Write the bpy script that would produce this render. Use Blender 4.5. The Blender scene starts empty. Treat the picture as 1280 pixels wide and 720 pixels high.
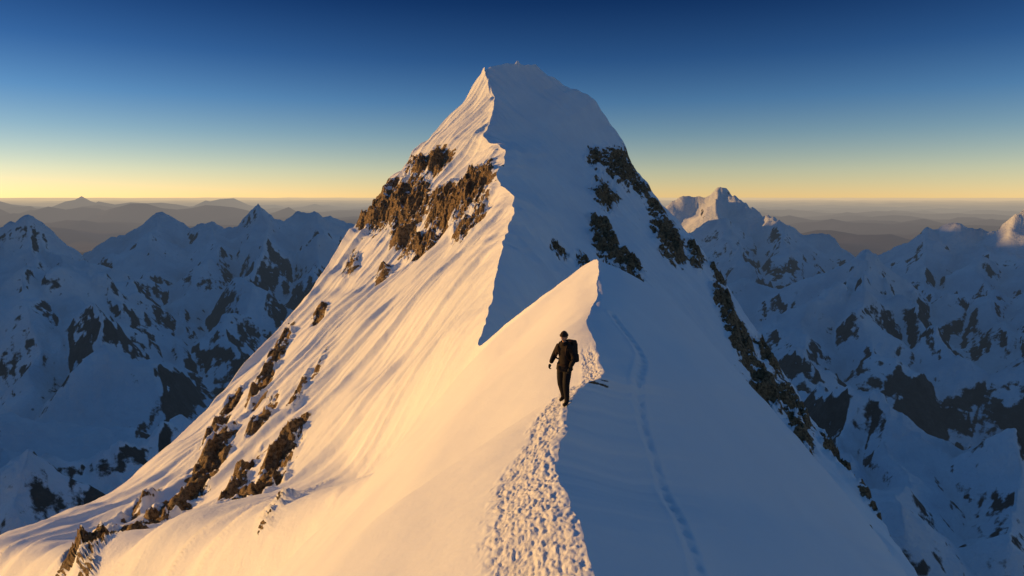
import bpy, math, numpy as np
from mathutils import Vector
PIT=math.atan(115/853.0); CP,SP=math.cos(PIT),math.sin(PIT)
def P(px,py,d):
    a=(px-640)/853.0; b=(360-py)/853.0
    Y=CP+b*SP; Z=-SP+b*CP
    return (a/Y*d, d, Z/Y*d)
# ---------------- noise -----------------
rng=np.random.RandomState(7)
PERM=rng.permutation(4096); ANG=rng.rand(4096)*2*np.pi
GX=np.cos(ANG); GY=np.sin(ANG)
def noise(x,y,seed=0):
    x=np.asarray(x,float)+seed*37.17; y=np.asarray(y,float)+seed*11.31
    xi=np.floor(x).astype(np.int64); yi=np.floor(y).astype(np.int64)
    fx=x-xi; fy=y-yi
    u=fx*fx*fx*(fx*(fx*6-15)+10); v=fy*fy*fy*(fy*(fy*6-15)+10)
    def g(ix,iy,dx,dy):
        h=PERM[(PERM[ix&4095]+iy)&4095]
        return GX[h]*dx+GY[h]*dy
    a=g(xi,yi,fx,fy); b=g(xi+1,yi,fx-1,fy); c=g(xi,yi+1,fx,fy-1); d=g(xi+1,yi+1,fx-1,fy-1)
    return (a+(b-a)*u+(c-a)*v+(a-b-c+d)*u*v)*1.5
def fbm(x,y,o=5,seed=0,gain=.5):
    s=0;A=1;f=1
    for i in range(o):
        s=s+A*noise(x*f,y*f,seed+i*3); A*=gain; f*=2.03
    return s
def ridged(x,y,o=5,seed=0,gain=.5):
    s=0;A=1;f=1;w=1
    for i in range(o):
        n=(1-np.abs(noise(x*f,y*f,seed+i*5)))**2
        s=s+A*n*w; w=np.clip(n*1.4,0,1); A*=gain; f*=2.1
    return s
def sst(a,b,x):
    t=np.clip((x-a)/(b-a),0,1); return t*t*(3-2*t)
# ---------------- interpolation -----------------
def harm(a,b):
    same=(a*b)>0
    return np.where(same,2*a*b/np.where(same,a+b,1),0)
def pchip(K,t):
    K=np.asarray(K,float); D=K[1:]-K[:-1]
    M=np.zeros_like(K); M[0]=D[0]; M[-1]=D[-1]; M[1:-1]=harm(D[:-1],D[1:])
    i=np.clip(np.floor(t).astype(int),0,len(K)-2); f=(t-i)[:,None]
    h00=2*f**3-3*f**2+1;h10=f**3-2*f**2+f;h01=-2*f**3+3*f**2;h11=f**3-f**2
    return h00*K[i]+h10*M[i]+h01*K[i+1]+h11*M[i+1]
def tsamp(t0,counts):
    out=[]
    for k,c in enumerate(counts): out.append(t0+k+np.arange(c)/c)
    out.append([t0+len(counts)]); return np.concatenate(out)
def grid(Cs,counts,pw=1.0):
    p0,p1,p2,p3=[c[:,None,:] for c in Cs]
    u=[]
    for k,c in enumerate(counts):
        w=np.arange(c)/c
        if k==0: w=w**pw
        u.append(k+w)
    u=np.concatenate(u+[[3.0]])
    d0=p1-p0;d1=p2-p1; m1=harm(d0,d1)
    def H(a,b,ma,mb,f): return (2*f**3-3*f**2+1)*a+(f**3-2*f**2+f)*ma+(-2*f**3+3*f**2)*b+(f**3-f**2)*mb
    U=u[None,:,None]
    A=H(p0,p1,d0,m1,np.clip(U,0,1)); B=H(p1,p2,m1,d1,np.clip(U-1,0,1)); C=p2+(p3-p2)*np.clip(U-2,0,1)
    return np.where(U<1,A,np.where(U<2,B,C)),u
def mesh_from_grid(name,V,mask=None,attrs={},mats=[]):
    m,n,_=V.shape
    idx=np.arange(m*n).reshape(m,n)
    q=np.stack([idx[:-1,:-1],idx[1:,:-1],idx[1:,1:],idx[:-1,1:]],-1).reshape(-1,4)
    if mask is not None:
        q=q[mask[:-1,:-1].reshape(-1)]
    v=V.reshape(-1,3)
    used=np.unique(q); remap=np.zeros(m*n,int); remap[used]=np.arange(len(used))
    return v[used],remap[q],{k:a.reshape(-1)[used] for k,a in attrs.items()}
def make_obj(name,parts,mat):
    off=0;vs=[];qs=[];at={}
    for v,q,a in parts:
        vs.append(v);qs.append(q+off);off+=len(v)
        for k,x in a.items(): at.setdefault(k,[]).append(x)
    v=np.concatenate(vs);q=np.concatenate(qs)
    me=bpy.data.meshes.new(name)
    me.vertices.add(len(v)); me.vertices.foreach_set('co',v.astype(np.float32).ravel())
    me.loops.add(q.size); me.loops.foreach_set('vertex_index',q.astype(np.int32).ravel())
    me.polygons.add(len(q)); me.polygons.foreach_set('loop_start',(np.arange(len(q))*4).astype(np.int32))
    me.polygons.foreach_set('loop_total',np.full(len(q),4,np.int32))
    me.update(calc_edges=True)
    me.polygons.foreach_set('use_smooth',np.ones(len(q),bool))
    for k,x in at.items():
        a=me.attributes.new(k,'FLOAT','POINT'); a.data.foreach_set('value',np.concatenate(x).astype(np.float32))
    me.materials.append(mat)
    o=bpy.data.objects.new(name,me); bpy.context.scene.collection.objects.link(o); return o

# ---------------- node helpers -----------------
class NT:
    def __init__(s,tree): s.t=tree; s.t.nodes.clear()
    def n(s,typ,**kw):
        x=s.t.nodes.new(typ)
        for k,v in kw.items():
            if k.startswith('i_'):
                key=k[2:]; key=int(key) if key.isdigit() else key.replace('_',' ')
                inp=x.inputs[key]
                if isinstance(v,bpy.types.NodeSocket): s.t.links.new(v,inp)
                else: inp.default_value=v
            else: setattr(x,k,v)
        return x
    def math(s,op,a,b=0.0,c=None,clamp=False):
        x=s.t.nodes.new('ShaderNodeMath'); x.operation=op; x.use_clamp=clamp
        for i,v in enumerate([a,b]+([c] if c is not None else [])):
            if isinstance(v,bpy.types.NodeSocket): s.t.links.new(v,x.inputs[i])
            else: x.inputs[i].default_value=v
        return x.outputs[0]
    def ramp(s,f,stops,interp='LINEAR'):
        x=s.t.nodes.new('ShaderNodeValToRGB'); x.color_ramp.interpolation=interp
        e=x.color_ramp.elements
        while len(e)<len(stops): e.new(.5)
        for i,(p,c) in enumerate(stops):
            e[i].position=p; e[i].color=c if isinstance(c,(tuple,list)) else (c,c,c,1)
        s.t.links.new(f,x.inputs[0]); return x.outputs[0]
    def mix(s,f,a,b,mode='MIX'):
        x=s.t.nodes.new('ShaderNodeMix'); x.data_type='RGBA'; x.blend_type=mode
        for i,v in ((0,f),(6,a),(7,b)):
            if isinstance(v,bpy.types.NodeSocket): s.t.links.new(v,x.inputs[i])
            else: x.inputs[i].default_value=v
        return x.outputs[2]
    def noise(s,vec,scale,detail=6,rough=.55):
        x=s.t.nodes.new('ShaderNodeTexNoise'); x.inputs['Scale'].default_value=scale
        x.inputs['Detail'].default_value=detail; x.inputs['Roughness'].default_value=rough
        s.t.links.new(vec,x.inputs['Vector']); return x.outputs['Fac']
    def map(s,f,a,b,c=0.,d=1.,interp='SMOOTHSTEP'):
        x=s.t.nodes.new('ShaderNodeMapRange'); x.interpolation_type=interp
        for i,v in enumerate([f,a,b,c,d]):
            if isinstance(v,bpy.types.NodeSocket): s.t.links.new(v,x.inputs[i])
            else: x.inputs[i].default_value=v
        return x.outputs[0]
def newmat(name):
    m=bpy.data.materials.new(name); m.use_nodes=True; return m,NT(m.node_tree)

def painted_haze(N,shader,geo):  # aerial haze painted into the surface: glow mixed in by distance from origin
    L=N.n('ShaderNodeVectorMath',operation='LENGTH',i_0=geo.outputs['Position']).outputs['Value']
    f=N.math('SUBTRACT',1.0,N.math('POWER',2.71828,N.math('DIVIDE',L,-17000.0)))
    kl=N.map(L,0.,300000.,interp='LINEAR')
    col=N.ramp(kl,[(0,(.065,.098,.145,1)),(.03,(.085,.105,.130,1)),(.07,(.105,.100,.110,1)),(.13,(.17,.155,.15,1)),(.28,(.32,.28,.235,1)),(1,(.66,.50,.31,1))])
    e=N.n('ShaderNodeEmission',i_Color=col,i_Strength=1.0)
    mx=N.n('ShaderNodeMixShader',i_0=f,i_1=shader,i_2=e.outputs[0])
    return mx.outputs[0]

def snow_material(name,path=False):
    m,N=newmat(name)
    geo=N.n('ShaderNodeNewGeometry'); pos=geo.outputs['Position']
    at=N.n('ShaderNodeAttribute',attribute_name='rock').outputs['Fac']
    near=N.n('ShaderNodeAttribute',attribute_name='near').outputs['Fac']
    n1=N.noise(pos,.35,6,.62); n2=N.noise(pos,1.1,6,.68)
    f=N.math('ADD',at,N.math('MULTIPLY',N.math('SUBTRACT',n1,.5),1.4))
    f=N.math('ADD',f,N.math('MULTIPLY',N.math('SUBTRACT',n2,.5),.5))
    sep=N.n('ShaderNodeSeparateXYZ',i_0=geo.outputs['Normal'])
    f=N.math('SUBTRACT',f,N.math('MULTIPLY',N.math('SUBTRACT',sep.outputs['Z'],.55),.9))
    rock=N.map(f,.46,.54)
    rc=N.ramp(n2,[(.33,(.07,.042,.02,1)),(.47,(.27,.18,.095,1)),(.62,(.50,.35,.20,1))])
    sc=N.ramp(N.noise(pos,.05,4,.6),[(.35,(.76,.80,.86,1)),(.65,(.86,.88,.91,1))])
    if path: sc=N.ramp(N.noise(pos,9.,5,.6),[(.3,(.66,.68,.71,1)),(.6,(.85,.87,.90,1))])
    col=N.mix(rock,sc,rc)
    b1=N.n('ShaderNodeBump',i_Strength=.5,i_Distance=.6,i_Height=N.math('MULTIPLY',N.math('ADD',n1,N.math('MULTIPLY',n2,.35)),N.math('SUBTRACT',1.0,near)))
    b3=N.n('ShaderNodeBump',i_Strength=1.0,i_Distance=2.2,i_Height=N.math('MULTIPLY',n2,rock),i_Normal=b1.outputs[0])
    b2=N.n('ShaderNodeBump',i_Strength=.8 if path else .5,i_Distance=.05 if path else .03,i_Height=N.math('MULTIPLY',N.noise(pos,7.,5,.65),near),i_Normal=b3.outputs[0])
    b=N.n('ShaderNodeBsdfPrincipled',i_Base_Color=col,i_Roughness=.7,i_Normal=b2.outputs[0])
    b.inputs['Specular IOR Level'].default_value=.2
    out=N.n('ShaderNodeOutputMaterial',i_Surface=b.outputs[0])
    return m
def range_material():
    m,N=newmat('alpine_rock_and_snow')
    geo=N.n('ShaderNodeNewGeometry'); pos=geo.outputs['Position']
    n1=N.noise(pos,.004,7,.62); n2=N.noise(pos,.03,6,.65)
    sep=N.n('ShaderNodeSeparateXYZ',i_0=geo.outputs['Normal'])
    pz=N.n('ShaderNodeSeparateXYZ',i_0=pos).outputs['Z']
    f=N.math('SUBTRACT',N.math('ADD',.64,N.math('MULTIPLY',N.math('SUBTRACT',n1,.5),.85)),sep.outputs['Z'])
    f=N.math('ADD',f,N.math('MULTIPLY',N.math('SUBTRACT',n2,.5),.6))
    f=N.math('ADD',f,N.map(pz,-150.,-800.,-.10,.20))
    rock=N.map(f,-.03,.05)
    rc=N.ramp(n2,[(.3,(.014,.012,.012,1)),(.6,(.05,.042,.036,1)),(.8,(.12,.095,.08,1))])
    sc=N.ramp(n1,[(.3,(.54,.60,.68,1)),(.7,(.80,.83,.88,1))])
    col=N.mix(rock,sc,rc)
    b1=N.n('ShaderNodeBump',i_Strength=.8,i_Distance=14.,i_Height=n2)
    b=N.n('ShaderNodeBsdfPrincipled',i_Base_Color=col,i_Roughness=.8,i_Normal=b1.outputs[0])
    b.inputs['Specular IOR Level'].default_value=.1
    N.n('ShaderNodeOutputMaterial',i_Surface=painted_haze(N,b.outputs[0],geo))
    return m
def ground_material():
    m,N=newmat('valley_plain')
    geo=N.n('ShaderNodeNewGeometry'); pos=geo.outputs['Position']
    n1=N.noise(pos,.00012,9,.6)
    col=N.ramp(n1,[(.35,(.03,.03,.028,1)),(.55,(.10,.085,.07,1)),(.7,(.35,.34,.34,1))])
    b=N.n('ShaderNodeBsdfPrincipled',i_Base_Color=col,i_Roughness=.9)
    N.n('ShaderNodeOutputMaterial',i_Surface=painted_haze(N,b.outputs[0],geo))
    return m
MS=snow_material('windblown_snow'); MP=snow_material('trampled_snow',True); MR=range_material(); MG=ground_material()

# ---------------- skeleton of the mountain -----------------
def off(p,o): return (p[0]+o[0],p[1]+o[1],p[2]+o[2])
crest_far=[(606,88,330),(620,130,305),(606,168,280),(632,192,255),(622,222,230),(642,250,200),(634,285,170),(625,312,145),(615,370,108),(605,405,90),(598,430,75),(664,380,54),(745,325,40)]
crest=[P(*c) for c in crest_far]
crest+= [P(748,345,37),P(742,380,31.5),P(735,410,26.5),P(755,462,21),P(720,490,18.3),P(705,540,16),P(695,590,14.2),P(715,630,12.5),P(742,720,10.2),(1.4,5,-6.3),(.8,-3,-6.8),(0,-14,-7.5)]
Lmid=[P(602,93,332),P(590,143,316),P(560,185,300),P(560,215,282),P(540,250,265),P(535,300,245),P(520,345,222),P(490,400,198),P(440,500,165),P(440,580,125),P(480,590,90),P(575,500,58),(-1.5,41,-9.2)]
Lout=[P(596,100,334),P(550,158,322),P(512,205,315),P(482,243,308),P(456,272,300),P(428,312,292),P(398,352,283),P(335,430,265),P(212,553,230),P(95,645,210),P(-20,690,185),P(200,860,90),P(330,770,52)]
Lend=[off(p,(-60,80,-230)) for p in Lout[:10]]+[(-260,170,-260),(-170,90,-220),(-110,45,-130)]
nm=[(-5.8,.3,-5.0),(-5.6,.2,-4.5),(-5.5,0,-4.1),(-5.5,-.2,-3.8),(-5.5,0,-3.7),(-5.5,.1,-3.6),(-5.5,.1,-3.55),(-5.5,.1,-3.5),(-5.5,.1,-3.5),(-5.5,0,-3.5),(-5.5,0,-3.5),(-5.5,0,-3.5)]
for i,o in enumerate(nm):
    c=crest[13+i]; Lmid.append(off(c,o)); Lout.append((c[0]-25,c[1]*1.15+4,c[2]-26)); Lend.append((c[0]-95,c[1]*1.1+3,c[2]-108))
rows_counts=[60]*4+[56]*6+[50,60]+[40,60,60,60,50,64,50,50,60,26,14,14]
T=tsamp(0,rows_counts)
def crest_curve(t):
    C=pchip(crest,t); d=np.abs(C[:,1]); far=sst(45,110,d)
    j=noise(t*3.1,t*0+.5,3)*.6+noise(t*7.3,t*0+.5,4)*.14
    C[:,0]+=j*d*.008*far + (1-far)*(noise(t*1.9,t*0+2.5,8)*.12+noise(t*6,t*0+7.5,9)*.05)*sst(8,14,d)
    j2=noise(t*3.1,t*0+9.5,6)*.5+noise(t*8,t*0+4.5,7)*.12
    C[:,2]+=j2*d*.005*far
    return C
def out_jit(C,t,seed,amp):
    d=np.abs(C[:,1])
    C=C.copy()
    C[:,2]+=(noise(t*1.7,t*0+.5,seed)*.7+noise(t*4,t*0+.5,seed+1)*.25)*d*amp
    C[:,0]+=(noise(t*1.7,t*0+.5,seed+3)*.6+noise(t*5,t*0+.5,seed+4)*.15)*d*amp*.7
    return C
blobsL=[(505,255,38,28,1),(470,265,24,22,1),(560,258,34,30,1),(590,232,26,26,1),(608,218,12,26,.8),(525,308,28,16,1),(548,208,18,16,.8),(580,292,24,16,.8),(505,290,20,20,.8),(600,270,12,30,.7),(520,215,16,14,.8),
 (350,440,14,24,1),(332,480,14,26,1),(330,525,16,20,.9),(262,575,24,34,1.1),(232,615,28,36,1.1),(352,575,24,30,1.1),(325,625,30,34,1.1),(345,645,18,22,.9),(135,668,32,20,1.1),(95,686,26,16,1),(210,640,18,20,.9),(400,400,12,16,.8),(480,345,14,14,.7),(420,620,12,14,.5),(270,540,18,18,.9),(300,600,16,32,.9),(180,630,18,14,.8),(375,500,12,22,.7),(290,500,14,16,.8),(400,470,8,18,.6),(440,330,12,16,.8)]
blobsR=[(772,212,26,24,1),(745,200,14,16,.8),(755,245,18,24,.8),(755,300,16,34,1),(785,335,22,20,1),(835,300,22,24,1),(820,265,14,16,.8),(868,322,12,18,.8),(700,312,16,10,1),(905,385,14,26,1),(925,430,20,28,1),(955,485,26,24,1),(990,510,26,22,1),(1000,550,20,18,.9),(1050,580,26,26,1),(1080,615,14,24,1),(900,340,10,16,.8),(960,445,20,20,.9),(1040,640,20,20,.9),(1085,670,18,20,.7),(730,330,10,20,.8),(800,235,14,18,.8)]
def proj(V):
    x,y,z=V[...,0],V[...,1],V[...,2]
    dep=y*CP-z*SP; dep=np.where(np.abs(dep)<.1,.1,dep); up=y*SP+z*CP
    return 640+853*x/dep,360-853*up/dep,dep
def surf_point(V,px,py,tmask):
    a,b,d=proj(V); e=(a-px)**2+(b-py)**2; e=np.where((d>0)&tmask,e,1e12)
    i=np.unravel_index(np.argmin(e),e.shape); return V[i]
def rockmask(V,blobs,tmask):
    m=np.zeros(V.shape[:2])
    for px,py,rx,ry,a in blobs:
        c=surf_point(V,px,py,tmask); k=c[1]/853.
        g=((V[...,0]-c[0])/(rx*k))**2+((V[...,2]-c[2])/(ry*k))**2+((V[...,1]-c[1])/(max(rx,ry)*k*2.5))**2
        m=np.maximum(m,a*np.exp(-g*.55))
    return m
def common(V):
    x,y=V[...,0],V[...,1]; r=np.hypot(x,y); far=sst(50,140,r)
    dz=far*(fbm(x/22,y/22,4,21)*.6)+(1-far)*(fbm(x/3.5,y/3.5,4,31)*.05)
    return dz,far
def displace(V,u,side,mask,calm=0):
    x,y=V[...,0],V[...,1]; dz,far=common(V)
    edge=sst(0,.22,u)[None,:]*np.ones(V.shape[:2])
    if side<0: c=(-.54,.84); f=(-.84,-.54)
    else: c=(.6,.8); f=(.8,-.6)
    cc=x*c[0]+y*c[1]; ff=x*f[0]+y*f[1]
    w=fbm(x/40,y/40,3,41)*4
    fl=(1-np.abs(noise((cc+w)/15,ff/110,51)))**2*2.2+(1-np.abs(noise((cc+w*.6)/6.0,ff/60,52)))**2*1.0*(1-.8*calm)+noise((cc+w*.3)/2.3,ff/26,53)*.3*(1-calm)
    big=fbm(x/65,y/65,3,54)*4.0
    k=1.05 if side<0 else .6
    dz=dz+far*edge*((fl-1.3)*1.25*k+big*k*.8*sst(.15,.8,u)[None,:])
    rk=ridged(x/14,y/14,6,61,.55)-1.0
    st=fbm(x/5,y/5,5,62,.6)
    dz=dz+far*edge*mask*(rk*3.6+st*1.9+.5)
    dz=dz+(1-far)*edge*(fbm(x/9,y/14,3,71)*.22+noise(cc/2.2,ff/14,72)*.05)
    V=V.copy(); V[...,2]+=dz
    return V,far,noise((cc+w*.5)/4.5,ff/16,77)+.5*noise((cc)/2.,ff/8,78)
# left (sunlit) flank
Cs=[crest_curve(T),pchip(Lmid,T),out_jit(pchip(Lout,T),T,81,.010),pchip(Lend,T)]
VL,uL=grid(Cs,[200,220,46],1.15)
tm=np.ones(VL.shape[:2],bool)
mL=rockmask(VL,blobsL,tm&(T[:,None]<11)&(uL[None,:]<2.02))
rr=np.hypot(VL[...,0],VL[...,1])
base=fbm(VL[...,0]/9,VL[...,1]/9,4,91)
VL,farL,stk=displace(VL,uL,-1,sst(.25,.7,mL),sst(7.5,9.5,T)[:,None]*sst(.6,1.3,uL)[None,:])
rockL=mL*1.08+base*.16+stk*.30*sst(.1,.4,mL)+stk*.12-.05
rockL=np.where(uL[None,:]>2.03,np.maximum(rockL,.35),rockL)*sst(60,110,rr)
# trodden footpath along the crest
TT,UU=np.meshgrid(T,uL,indexing='ij'); X,Y=VL[...,0],VL[...,1]
lat=UU*5.5
VL[...,2]+=np.where(UU<1,.55*lat*np.exp(-lat/1.5),.55*5.5*math.exp(-5.5/1.5)*np.exp(-(UU-1)*6))*sst(12.5,15,TT)
wid=np.interp(Y,[-14,9,12.5,14.5,16.5,19,21.5,24,30],[2.0,2.0,1.7,1.3,.85,.6,.5,.45,.4])
ctr=wid*.5+.12+noise(Y/1.7,Y*0,101)*.10
pe=np.abs(lat-ctr)/(wid*.5)+noise(X/.35,Y/.35,102)*.25+noise(X/.12,Y/.12,109)*.18
pm=(1-sst(.6,1.25,pe))*(UU<1)*(1-sst(22,25,Y))*(TT>13)
lump=np.abs(noise(X/.11,Y/.13,103))*.045+np.abs(noise(X/.27,Y/.33,104))*.06+noise(X/.06,Y/.06,105)*.02
VL[...,2]+=pm*(lump-.06)
rim=np.exp(-((pe-1.05)/.3)**2)*(UU<1)*(TT>13)*(1-sst(22,25,Y))
VL[...,2]+=rim*np.abs(noise(X/.2,Y/.2,106))*.05
nearL=1-sst(25,70,rr)
pmask=pm>.5
L_main=mesh_from_grid('l',VL,~pmask,{'rock':rockL,'near':nearL})
L_path=mesh_from_grid('p',VL,pmask,{'rock':rockL,'near':nearL})
# right (shaded) flank of the summit pyramid
Rmid=[P(638,82,335),P(660,125,322),P(675,165,305),P(700,195,295),P(715,240,270),P(725,280,250),P(735,320,225),P(750,360,200),P(740,440,165),P(740,520,140),P(760,620,110),(22,72,-48),(16,54,-27)]
Rout=[P(668,86,338),P(706,108,336),P(740,126,332),P(772,168,327),P(797,212,322),P(825,250,315),P(865,300,306),P(905,355,295),P(955,430,275),P(1030,545,240),P(1095,640,200),P(1180,800,150),(80,105,-120)]
Rend=[off(p,(60,60,-220)) for p in Rout]
TR=T[T<=12.0001]
Cs=[crest_curve(TR),pchip(Rmid,TR),out_jit(pchip(Rout,TR),TR,111,.006),pchip(Rend,TR)]
VR,uR=grid(Cs,[180,190,40],1.1)
mR=rockmask(VR,blobsR,(TR[:,None]<12)&(uR[None,:]<2.02))
base=fbm(VR[...,0]/9,VR[...,1]/9,4,92)
rr=np.hypot(VR[...,0],VR[...,1])
VR,_,stk=displace(VR,uR,1,sst(.25,.7,mR))
rockR=(mR*1.05+base*.2+stk*.25*sst(.1,.4,mR)-.08+.18*sst(1.3,2,uR)[None,:]*(TR[:,None]>4))*sst(60,120,rr)
kp=P(647,84,336); g=np.exp(-((VR[...,0]-kp[0])**2+(VR[...,1]-kp[1])**2)/1.2); VR[...,2]+=g*2.0
R_main=mesh_from_grid('r',VR,None,{'rock':rockR,'near':1-sst(25,70,rr)})
# near shaded slope
rib=[off(crest[12],(.25,.2,-.05)),P(800,350,41),P(850,383,41),P(900,440,40),P(960,505,39),P(1010,562,38),P(1060,622,37),P(1110,685,35.5),P(1140,725,34),P(1250,860,30),(27,22,-36),(28,10,-42),(29,-5,-48)]
ncr=crest[12:]
nmid=[tuple(np.array(a)*.6+np.array(b)*.4+np.array((0,0,.35 if i>0 else 0))) for i,(a,b) in enumerate(zip(ncr,rib))]
nend=[off(p,(14,34,-48)) for p in rib]
TN=T[T>=11.9999]
tn=TN-12
Cs=[crest_curve(TN),pchip(nmid,tn),out_jit(pchip(rib,tn),tn,131,.0035),pchip(nend,tn)]
VN,uN=grid(Cs,[190,150,60],1.5)
VN,_,_=displace(VN,uN,1,np.zeros(VN.shape[:2]))
trail=[(765,392),(785,420),(801,445),(797,490),(806,540),(822,590),(843,640),(868,700),(885,760)]
tp=np.array([surf_point(VN,px,py,np.ones(VN.shape[:2],bool)&(uN[None,:]<2)) for px,py in trail])
tp=pchip(tp,np.linspace(0,len(trail)-1.001,160))
xs,ys=VN[...,0].ravel(),VN[...,1].ravel()
sel=np.where((xs>tp[:,0].min()-1)&(xs<tp[:,0].max()+1)&(ys>tp[:,1].min()-1)&(ys<tp[:,1].max()+1))[0]
dm=np.full(len(sel),1e9); al=np.zeros(len(sel)); xs=xs[sel]; ys=ys[sel]
cum=np.concatenate([[0],np.cumsum(np.hypot(*(tp[1:,:2]-tp[:-1,:2]).T))])
for i in range(len(tp)):
    d=(xs-tp[i,0])**2+(ys-tp[i,1])**2
    b=d<dm; dm=np.where(b,d,dm); al=np.where(b,cum[i],al)
dm=np.sqrt(dm)
step=.6+.4*np.sin(al*2*np.pi/.7)
dzt=-np.exp(-(dm/.13)**2)*.14*step+np.exp(-((dm-.26)/.1)**2)*.03
zz=VN[...,2].ravel().copy(); zz[sel]+=dzt; VN[...,2]=zz.reshape(VN.shape[:2])
rr=np.hypot(VN[...,0],VN[...,1])
N_main=mesh_from_grid('n',VN,None,{'rock':np.zeros(VN.shape[:2]),'near':1-sst(25,70,rr)*1.0})
make_obj('snowy_mountain',[L_main,R_main,N_main],MS)
make_obj('footpath',[L_path],MP)

# ---------------- surrounding range -----------------
az=np.concatenate([np.linspace(-170,-48,130,endpoint=False),np.linspace(-48,48,900,endpoint=False),np.linspace(48,100,50)])*np.pi/180
r=np.exp(np.linspace(np.log(70),np.log(15000),540))
Rr,Az=np.meshgrid(r,az,indexing='ij')
X=Rr*np.sin(Az);Y=Rr*np.cos(Az)
WX=X+fbm(X/1000,Y/1000,5,201,.45)*110; WY=Y+fbm(X/1000,Y/1000,5,211,.45)*110
def Q(*l): return [P(*p) for p in l]
RID=[
 Q((-400,300,2600),(-150,290,2900),(0,288,3000),(52,268,3000),(88,300,2850),(115,335,2600),(155,372,2400)),
 Q((52,268,3000),(30,370,2200),(10,460,1700)),Q((88,300,2850),(100,390,2100),(120,450,1700)),Q((-60,300,2900),(-80,400,2000)),
 Q((110,325,4600),(150,290,4500),(190,266,4500),(225,285,4500),(262,268,4600),(300,275,4500),(332,260,4500),(370,270,4600),(405,258,4700),(450,266,4800),(540,270,5000)),
 Q((190,266,4500),(175,330,3400),(180,400,2600)),Q((262,268,4600),(240,340,3300),(225,420,2500),(215,460,2100)),Q((332,258,4500),(320,320,3500),(290,390,2600),(280,430,2200)),Q((405,258,4700),(410,320,3600),(380,380,2800)),
 Q((-60,500,1300),(0,495,1250),(60,478,1250),(110,492,1200),(150,508,1150)),
 Q((60,560,950),(130,525,1000),(190,512,1050),(240,492,1100),(300,478,1200)),Q((130,525,1000),(110,600,800)),Q((60,478,1250),(30,540,1000)),
 Q((780,250,6200),(845,252,6000),(888,236,6000),(925,255,5600),(975,272,5200),(1030,292,5000),(1062,318,4700)),
 Q((888,236,6000),(900,290,4800),(930,330,3900)),Q((975,272,5200),(990,320,4200)),
 Q((880,352,3300),(960,350,3200),(1050,316,3000),(1100,352,2700),(1150,398,2400),(1190,440,2100)),
 Q((1050,316,3000),(1020,390,2300),(1000,450,1900)),Q((1050,316,3000),(1090,420,2100)),
 Q((1075,325,4600),(1120,302,4400),(1160,288,4300),(1200,270,4200),(1240,286,4200),(1290,262,4000),(1400,250,3900),(1600,260,3800)),
 Q((1160,288,4300),(1150,340,3400),(1170,370,2900)),Q((1240,290,4200),(1230,350,3100),(1250,410,2400)),Q((1340,265,3950),(1310,350,2900),(1290,440,2000)),
 Q((1000,480,1500),(1070,495,1300),(1130,515,1200),(1200,530,1150),(1290,545,1100),(1400,560,1100)),
 Q((1130,515,1200),(1160,590,900),(1190,660,750)),Q((1290,545,1100),(1290,640,800)),Q((1070,495,1300),(1100,600,850)),
 [(0,40,-300),(0,300,-160),(10,420,-220),(60,900,-420),(100,1800,-650)],
 [(0,300,-170),(-250,200,-420),(-500,150,-640)],[(0,300,-170),(260,180,-420),(520,100,-650)],
 # higher, steeper range out of view to the left, added to shade the valleys
 [(-7600,7000,1380),(-6600,5700,1220),(-5500,4600,1050),(-4900,3600,850),(-4600,2700,700),(-4500,2150,600),(-4600,1700,500),(-4600,1400,380),(-4700,1000,150)],
]
H=np.full(X.shape,-1500.0)
for ri,pl in enumerate(RID):
    pl=np.array(pl); acc=0; S=1.45 if ri==len(RID)-1 else .84
    bz=np.full(X.shape,-1e9)
    for a,b in zip(pl[:-1],pl[1:]):
        dx,dy=b[0]-a[0],b[1]-a[1]; L=math.hypot(dx,dy)
        t=np.clip(((WX-a[0])*dx+(WY-a[1])*dy)/L**2,0,1)
        d=np.hypot(WX-a[0]-t*dx,WY-a[1]-t*dy); along=acc+t*L
        crg=a[2]+(b[2]-a[2])*t
        k=1.0+.32*noise(along/300+d/2600,d/1100,300+ri)+.16*noise(along/110+d/1500,d/500,340+ri)
        z=crg+noise(along/380,along*0+.5,400+ri)*min(45,12+abs(a[1])*.005)*.8-d*S*k/(1+d/(5200 if S<1 else 90000))
        bz=np.maximum(bz,z); acc+=L
    H=np.maximum(H,bz)
rise=np.clip((H+1500)/1100,0,1)
far=sst(500,1500,Rr)
H+= (ridged(WX/520,WY/520,6,501,.48)-1.25)*72*(.35+.65*rise)*(.3+.7*far)
H+= fbm(X/100,Y/100,4,511,.55)*7
V=np.stack([X,Y,H],-1)
make_obj('mountain_range',[mesh_from_grid('m',V)],MR)
# valley plain to the horizon
az=np.linspace(0,2*np.pi,361); r=np.concatenate([[0.],np.exp(np.linspace(np.log(3000),np.log(600000),200))])
Rr,Az=np.meshgrid(r,az,indexing='ij'); X=Rr*np.sin(Az);Y=Rr*np.cos(Az)
bump=sst(12000,22000,Rr)
H=-1500+bump*(ridged(X/9000,Y/9000,6,601)-1.0)*420+bump*fbm(X/2500,Y/2500,4,602)*90
mm=sst(35000,50000,Rr)*(1-sst(75000,100000,Rr))
H+=mm*np.clip(ridged(X/16000,Y/16000,5,610)-1.15,0,1)*2200*sst(-.15,-.45,np.arctan2(X,Y))*(Y>0)
H=np.where(Rr<11000,-1560,H)
make_obj('ground',[mesh_from_grid('g',np.stack([X,Y,H],-1))],MG)

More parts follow.
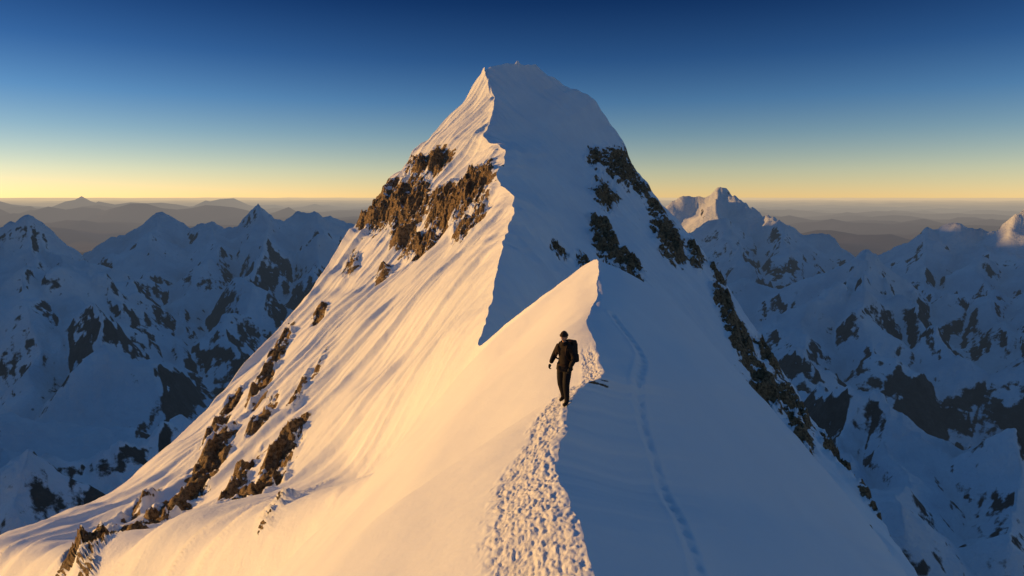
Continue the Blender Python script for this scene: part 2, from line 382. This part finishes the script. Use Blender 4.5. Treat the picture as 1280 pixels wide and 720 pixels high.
# ---------------- climber -----------------
def simple_mat(name,col,rough=.8,sc=60,bump=.3):
    m,N=newmat(name); tc=N.n('ShaderNodeTexCoord').outputs['Object']
    n=N.noise(tc,sc,4,.6); c2=tuple(min(1,c*1.7) for c in col)+(1,)
    c=N.ramp(n,[(.3,tuple(x*.6 for x in col)+(1,)),(.7,c2)])
    bp=N.n('ShaderNodeBump',i_Strength=bump,i_Distance=.01,i_Height=n)
    b=N.n('ShaderNodeBsdfPrincipled',i_Base_Color=c,i_Roughness=rough,i_Normal=bp.outputs[0])
    b.inputs['Specular IOR Level'].default_value=.2
    N.n('ShaderNodeOutputMaterial',i_Surface=b.outputs[0]); return m
JK=simple_mat('dark_jacket_fabric',(.018,.012,.010)); TRO=simple_mat('dark_trouser_fabric',(.012,.010,.010)); BT=simple_mat('boot_leather',(.02,.014,.01))
PK=simple_mat('backpack_nylon',(.030,.015,.010)); SK=simple_mat('skin',(.42,.24,.16),.5,90,.1); GL=simple_mat('glove_leather',(.02,.018,.016)); HT=simple_mat('wool_hat',(.03,.018,.015)); HR=simple_mat('hair',(.03,.018,.01)); EY=simple_mat('eye',(.02,.015,.01),.2)
root=bpy.data.objects.new('climber',None); bpy.context.scene.collection.objects.link(root)
def skin(name,verts,edges,mats,levels=2,zsplit=None,roots=(0,)):
    me=bpy.data.meshes.new(name); me.from_pydata([v[:3] for v in verts],edges,[]); 
    o=bpy.data.objects.new(name,me); bpy.context.scene.collection.objects.link(o); o.parent=root
    s=o.modifiers.new('skin','SKIN'); s.use_smooth_shade=True
    for i,v in enumerate(verts):
        rx=v[3]; ry=v[4] if len(v)>4 else v[3]
        me.skin_vertices[0].data[i].radius=(rx,ry); me.skin_vertices[0].data[i].use_root=(i in roots)
    s2=o.modifiers.new('sub','SUBSURF'); s2.levels=levels; s2.render_levels=levels
    dg=bpy.context.evaluated_depsgraph_get(); ev=o.evaluated_get(dg); m2=bpy.data.meshes.new_from_object(ev)
    o.modifiers.clear(); o.data=m2
    m2.materials.clear()
    for m in mats: m2.materials.append(m)
    for p in m2.polygons:
        p.use_smooth=True
        if zsplit: p.material_index=zsplit(p.center)
    return o
body=[(0,.02,.97,.16,.13),(0,.015,1.12,.16,.13),(0,.0,1.30,.185,.145),(0,0,1.45,.13,.11),(0,-.015,1.53,.062),(0,-.02,1.60,.055),
 (.17,.0,1.42,.09),(.275,.03,1.16,.075),(.235,-.13,.96,.055),
 (-.17,.0,1.42,.09),(-.295,-.02,1.17,.075),(-.26,-.22,1.02,.055),
 (.10,.0,.90,.125),(.135,-.13,.52,.09),(.14,-.08,.13,.065),(.14,-.12,.05,.055),(.145,-.25,.045,.045),
 (-.10,.0,.90,.125),(-.12,.02,.50,.09),(-.135,.17,.16,.065),(-.135,.15,.08,.055),(-.14,.02,.045,.045)]
be=[(0,1),(1,2),(2,3),(3,4),(4,5),(3,6),(6,7),(7,8),(3,9),(9,10),(10,11),(0,12),(12,13),(13,14),(14,15),(15,16),(0,17),(17,18),(18,19),(19,20),(20,21)]
def bz(c):
    if c.z<.17 and abs(c.x)<.22: return 2
    if c.z<.86 and abs(c.x)<.24 and not(c.z>.8 and abs(c.x)>.18): return 1
    if c.z>1.545: return 3
    return 0
skin('body',body,be,[JK,TRO,BT,SK],2,bz)
def hand(name,wrist,dirv,side):
    w=Vector(wrist); d=Vector(dirv).normalized()
    lat=d.cross(Vector((side,0,0))).normalized(); nrm=lat.cross(d).normalized()
    vs=[(*w,.036),(*(w+d*.05),.040,.030),(*(w+d*.085),.038,.026)]; es=[(0,1),(1,2)]; roots=[0]
    for k,ln in enumerate([.072,.082,.076,.058]):
        o=lat*(.030-.020*k); b=len(vs)
        p0=w+d*.075+o; p1=p0+d*ln*.45+nrm*.008; p2=p1+d*ln*.2+nrm*ln*.42; p3=p2-d*ln*.2+nrm*ln*.28
        vs+=[(*p0,.010),(*p1,.010),(*p2,.009),(*p3,.008)]; es+=[(b,b+1),(b+1,b+2),(b+2,b+3)]; roots.append(b)
    b=len(vs); p0=w+d*.025+lat*.025; p1=p0+lat*.03+d*.03+nrm*.012; p2=p1+d*.025+nrm*.028-lat*.006
    vs+=[(*p0,.013),(*p1,.011),(*p2,.009)]; es+=[(b,b+1),(b+1,b+2)]; roots.append(b)
    return skin(name,vs,es,[GL],2,None,roots)
hand('left_hand',(.235,-.14,.95),(-.02,-.35,-.9),-1)
hand('right_hand',(-.26,-.23,1.01),(.0,-.5,-.85),1)
import bmesh
def bm_obj(name,build,mat,smooth=True,bev=0,sub=0):
    bm=bmesh.new(); build(bm); me=bpy.data.meshes.new(name); bm.to_mesh(me); bm.free(); me.materials.append(mat)
    o=bpy.data.objects.new(name,me); bpy.context.scene.collection.objects.link(o); o.parent=root
    for p in me.polygons: p.use_smooth=smooth
    if bev:
        m=o.modifiers.new('b','BEVEL'); m.width=bev; m.segments=3
    return o
HC=Vector((0,-.03,1.69))
def head(bm):
    bmesh.ops.create_uvsphere(bm,u_segments=32,v_segments=24,radius=1)
    for v in bm.verts:
        x,y,z=v.co
        jaw=1-.28*max(0,-z)**1.3
        nx=x*.075*jaw; ny=y*.095*(1-.12*max(0,-z)); nz=z*.118
        if y<-.3:
            ny-=.020*math.exp(-(x/.16)**2-((z+.12)/.22)**2)
            ny+=.010*math.exp(-((abs(x)-.36)/.17)**2-((z-.08)/.13)**2)
            ny-=.006*math.exp(-(x/.3)**2-((z+.48)/.07)**2)
            ny-=.008*math.exp(-(x/.25)**2-((z+.85)/.2)**2)
        v.co=Vector((nx,ny,nz))+HC
    for s in (-1,1):
        r=bmesh.ops.create_uvsphere(bm,u_segments=10,v_segments=8,radius=1)
        for v in r['verts']: v.co=Vector((v.co.x*.012+s*.076,v.co.y*.018+.005,v.co.z*.03-.005))+HC
bm_obj('head',head,SK)
def eyes(bm):
    for s in (-1,1):
        r=bmesh.ops.create_uvsphere(bm,u_segments=10,v_segments=8,radius=.012)
        for v in r['verts']: v.co+=HC+Vector((s*.028,-.078,.008))
    r=bmesh.ops.create_cube(bm,size=1)
    for v in r['verts']: v.co=Vector((v.co.x*.04,v.co.y*.006-.089,v.co.z*.006-.056))+HC
bm_obj('eyes_and_mouth',eyes,EY)
def hair(bm):
    r=bmesh.ops.create_uvsphere(bm,u_segments=24,v_segments=16,radius=1)
    dele=[]
    for v in r['verts']:
        x,y,z=v.co
        if y<-.15 and z<.35 or z<-.55: dele.append(v)
        v.co=Vector((x*.084,y*.104+.004,z*.124))+HC
    bmesh.ops.delete(bm,geom=dele,context='VERTS')
bm_obj('hair',hair,HR)
def hat(bm):
    r=bmesh.ops.create_uvsphere(bm,u_segments=28,v_segments=18,radius=1)
    dele=[]
    for v in r['verts']:
        x,y,z=v.co
        if z<.12: dele.append(v)
        v.co=Vector((x*.094,y*.114,z*.135+.006))+HC
    bmesh.ops.delete(bm,geom=dele,context='VERTS')
    n=28
    ring=[]
    for j,(rs,zz) in enumerate([(.97,.005),(1.04,.01),(1.04,.05),(.98,.055)]):
        ring.append([bm.verts.new(HC+Vector((math.cos(i/n*2*math.pi)*.094*rs,math.sin(i/n*2*math.pi)*.114*rs,zz))) for i in range(n)])
    for j in range(3):
        for i in range(n): bm.faces.new([ring[j][i],ring[j][(i+1)%n],ring[j+1][(i+1)%n],ring[j+1][i]])
bm_obj('hat',hat,HT)
def box(bm,c,s,taper=1.0):
    r=bmesh.ops.create_cube(bm,size=1)
    for v in r['verts']:
        k=taper if v.co.z>0 else 1
        v.co=Vector((v.co.x*s[0]*k+c[0],v.co.y*s[1]*k+c[1],v.co.z*s[2]+c[2]))
def pack(bm):
    box(bm,(0,.25,1.26),(.35,.24,.46),.9); box(bm,(0,.245,1.52),(.30,.23,.08),.85)
    box(bm,(0,.39,1.19),(.24,.08,.26),.9); box(bm,(.20,.25,1.13),(.07,.15,.20),.8); box(bm,(-.20,.25,1.13),(.07,.15,.20),.8)
bm_obj('backpack',pack,PK,True,.03)
def tube(bm,pts,r,seg=8):
    pts=[Vector(p) for p in pts]; rings=[]
    for i,p in enumerate(pts):
        d=(pts[min(i+1,len(pts)-1)]-pts[max(i-1,0)]).normalized(); a=d.orthogonal().normalized(); b=d.cross(a)
        rings.append([bm.verts.new(p+(a*math.cos(k/seg*6.2832)+b*math.sin(k/seg*6.2832))*r) for k in range(seg)])
    for j in range(len(rings)-1):
        for k in range(seg): bm.faces.new([rings[j][k],rings[j][(k+1)%seg],rings[j+1][(k+1)%seg],rings[j+1][k]])
    bm.faces.new(rings[0]); bm.faces.new(rings[-1])
def straps(bm):
    for s in (-1,1): tube(bm,[(s*.11,.17,1.42),(s*.12,.08,1.54),(s*.12,-.04,1.53),(s*.13,-.145,1.40),(s*.14,-.16,1.28),(s*.18,-.08,1.14),(s*.17,.14,1.05)],.02)
    tube(bm,[(.17,.12,1.0),(.185,-.02,1.0),(.1,-.13,1.0),(-.1,-.13,1.0),(-.185,-.02,1.0),(-.17,.12,1.0)],.022)
bm_obj('backpack_straps',straps,PK)
def hood(bm):
    n=20
    rr_=[]
    for rs,z in ((.095,1.49),(.105,1.53),(.10,1.575),(.085,1.58)):
        rr_.append([bm.verts.new(Vector((math.cos(i/n*6.2832)*rs,math.sin(i/n*6.2832)*rs*1.05-.01,z+.02*math.sin(i/n*6.2832)))) for i in range(n)])
    for j in range(3):
        for i in range(n): bm.faces.new([rr_[j][i],rr_[j][(i+1)%n],rr_[j+1][(i+1)%n],rr_[j+1][i]])
bm_obj('jacket_collar',hood,JK)
def hem(bm):
    n=28; q=[]
    for rs,z in ((1.0,1.0),(1.08,.93),(1.12,.86),(1.06,.85)):
        q.append([bm.verts.new(Vector((math.cos(i/n*6.2832)*.195*rs,math.sin(i/n*6.2832)*.155*rs+.01,z+.012*math.sin(i*.9)))) for i in range(n)])
    for j in range(3):
        for i in range(n): bm.faces.new([q[j][i],q[j][(i+1)%n],q[j+1][(i+1)%n],q[j+1][i]])
bm_obj('jacket_hem',hem,JK)
px,py=P(705,505,17.6)[:2]
dd=(VL[...,0]-px)**2+(VL[...,1]-py)**2
gz=VL[...,2][dd<.06].max()-.04
root.location=(px,py,gz); root.rotation_euler=(0,0,math.radians(-38)); root.scale=(1.08,1.08,1.08)
print('CLIMBER',px,py,gz,proj(np.array([[px,py,gz]])))

# ---------------- light, sky, camera -----------------
EL,AZL=8.0,78.0
sun=bpy.data.lights.new('sun','SUN'); sun.energy=5.0; sun.angle=math.radians(.5); sun.color=(1,.53,.13)
so=bpy.data.objects.new('sun',sun); bpy.context.scene.collection.objects.link(so)
sd=Vector((-math.sin(math.radians(AZL))*math.cos(math.radians(EL)),math.cos(math.radians(AZL))*math.cos(math.radians(EL)),math.sin(math.radians(EL))))
so.rotation_euler=sd.to_track_quat('Z','Y').to_euler()
w=bpy.data.worlds.new('World'); bpy.context.scene.world=w; w.use_nodes=True; N=NT(w.node_tree)
sky=N.n('ShaderNodeTexSky',sky_type='NISHITA'); sky.sun_disc=False; sky.sun_elevation=math.radians(EL); sky.sun_rotation=math.radians(-AZL); sky.altitude=4000; sky.air_density=1.0; sky.dust_density=1.5; sky.ozone_density=2.0
gen=N.n('ShaderNodeTexCoord').outputs['Generated']
z=N.n('ShaderNodeSeparateXYZ',i_0=gen).outputs['Z']
grade=N.ramp(z,[(0,(1.45,.93,.56,1)),(.035,(1.25,.90,.62,1)),(.085,(.74,.72,.66,1)),(.13,(.40,.56,.68,1)),(.186,(.18,.34,.53,1)),(.26,(.055,.16,.33,1)),(.40,(.12,.30,.48,1)),(.72,(.78,1.08,1.18,1)),(1,(.95,1.25,1.3,1))])
col=N.mix(1.0,sky.outputs[0],grade,'MULTIPLY')
bg=N.n('ShaderNodeBackground',i_Color=col,i_Strength=.14)
N.n('ShaderNodeOutputWorld',i_Surface=bg.outputs[0])
cam=bpy.data.cameras.new('camera'); cam.lens=24; cam.sensor_width=36; cam.clip_end=900000; cam.clip_start=.1
co=bpy.data.objects.new('camera',cam); bpy.context.scene.collection.objects.link(co); co.rotation_euler=(math.pi/2-PIT,0,0)
sc=bpy.context.scene; sc.camera=co
sc.view_settings.view_transform='Standard'; sc.view_settings.look='None'; sc.view_settings.exposure=0
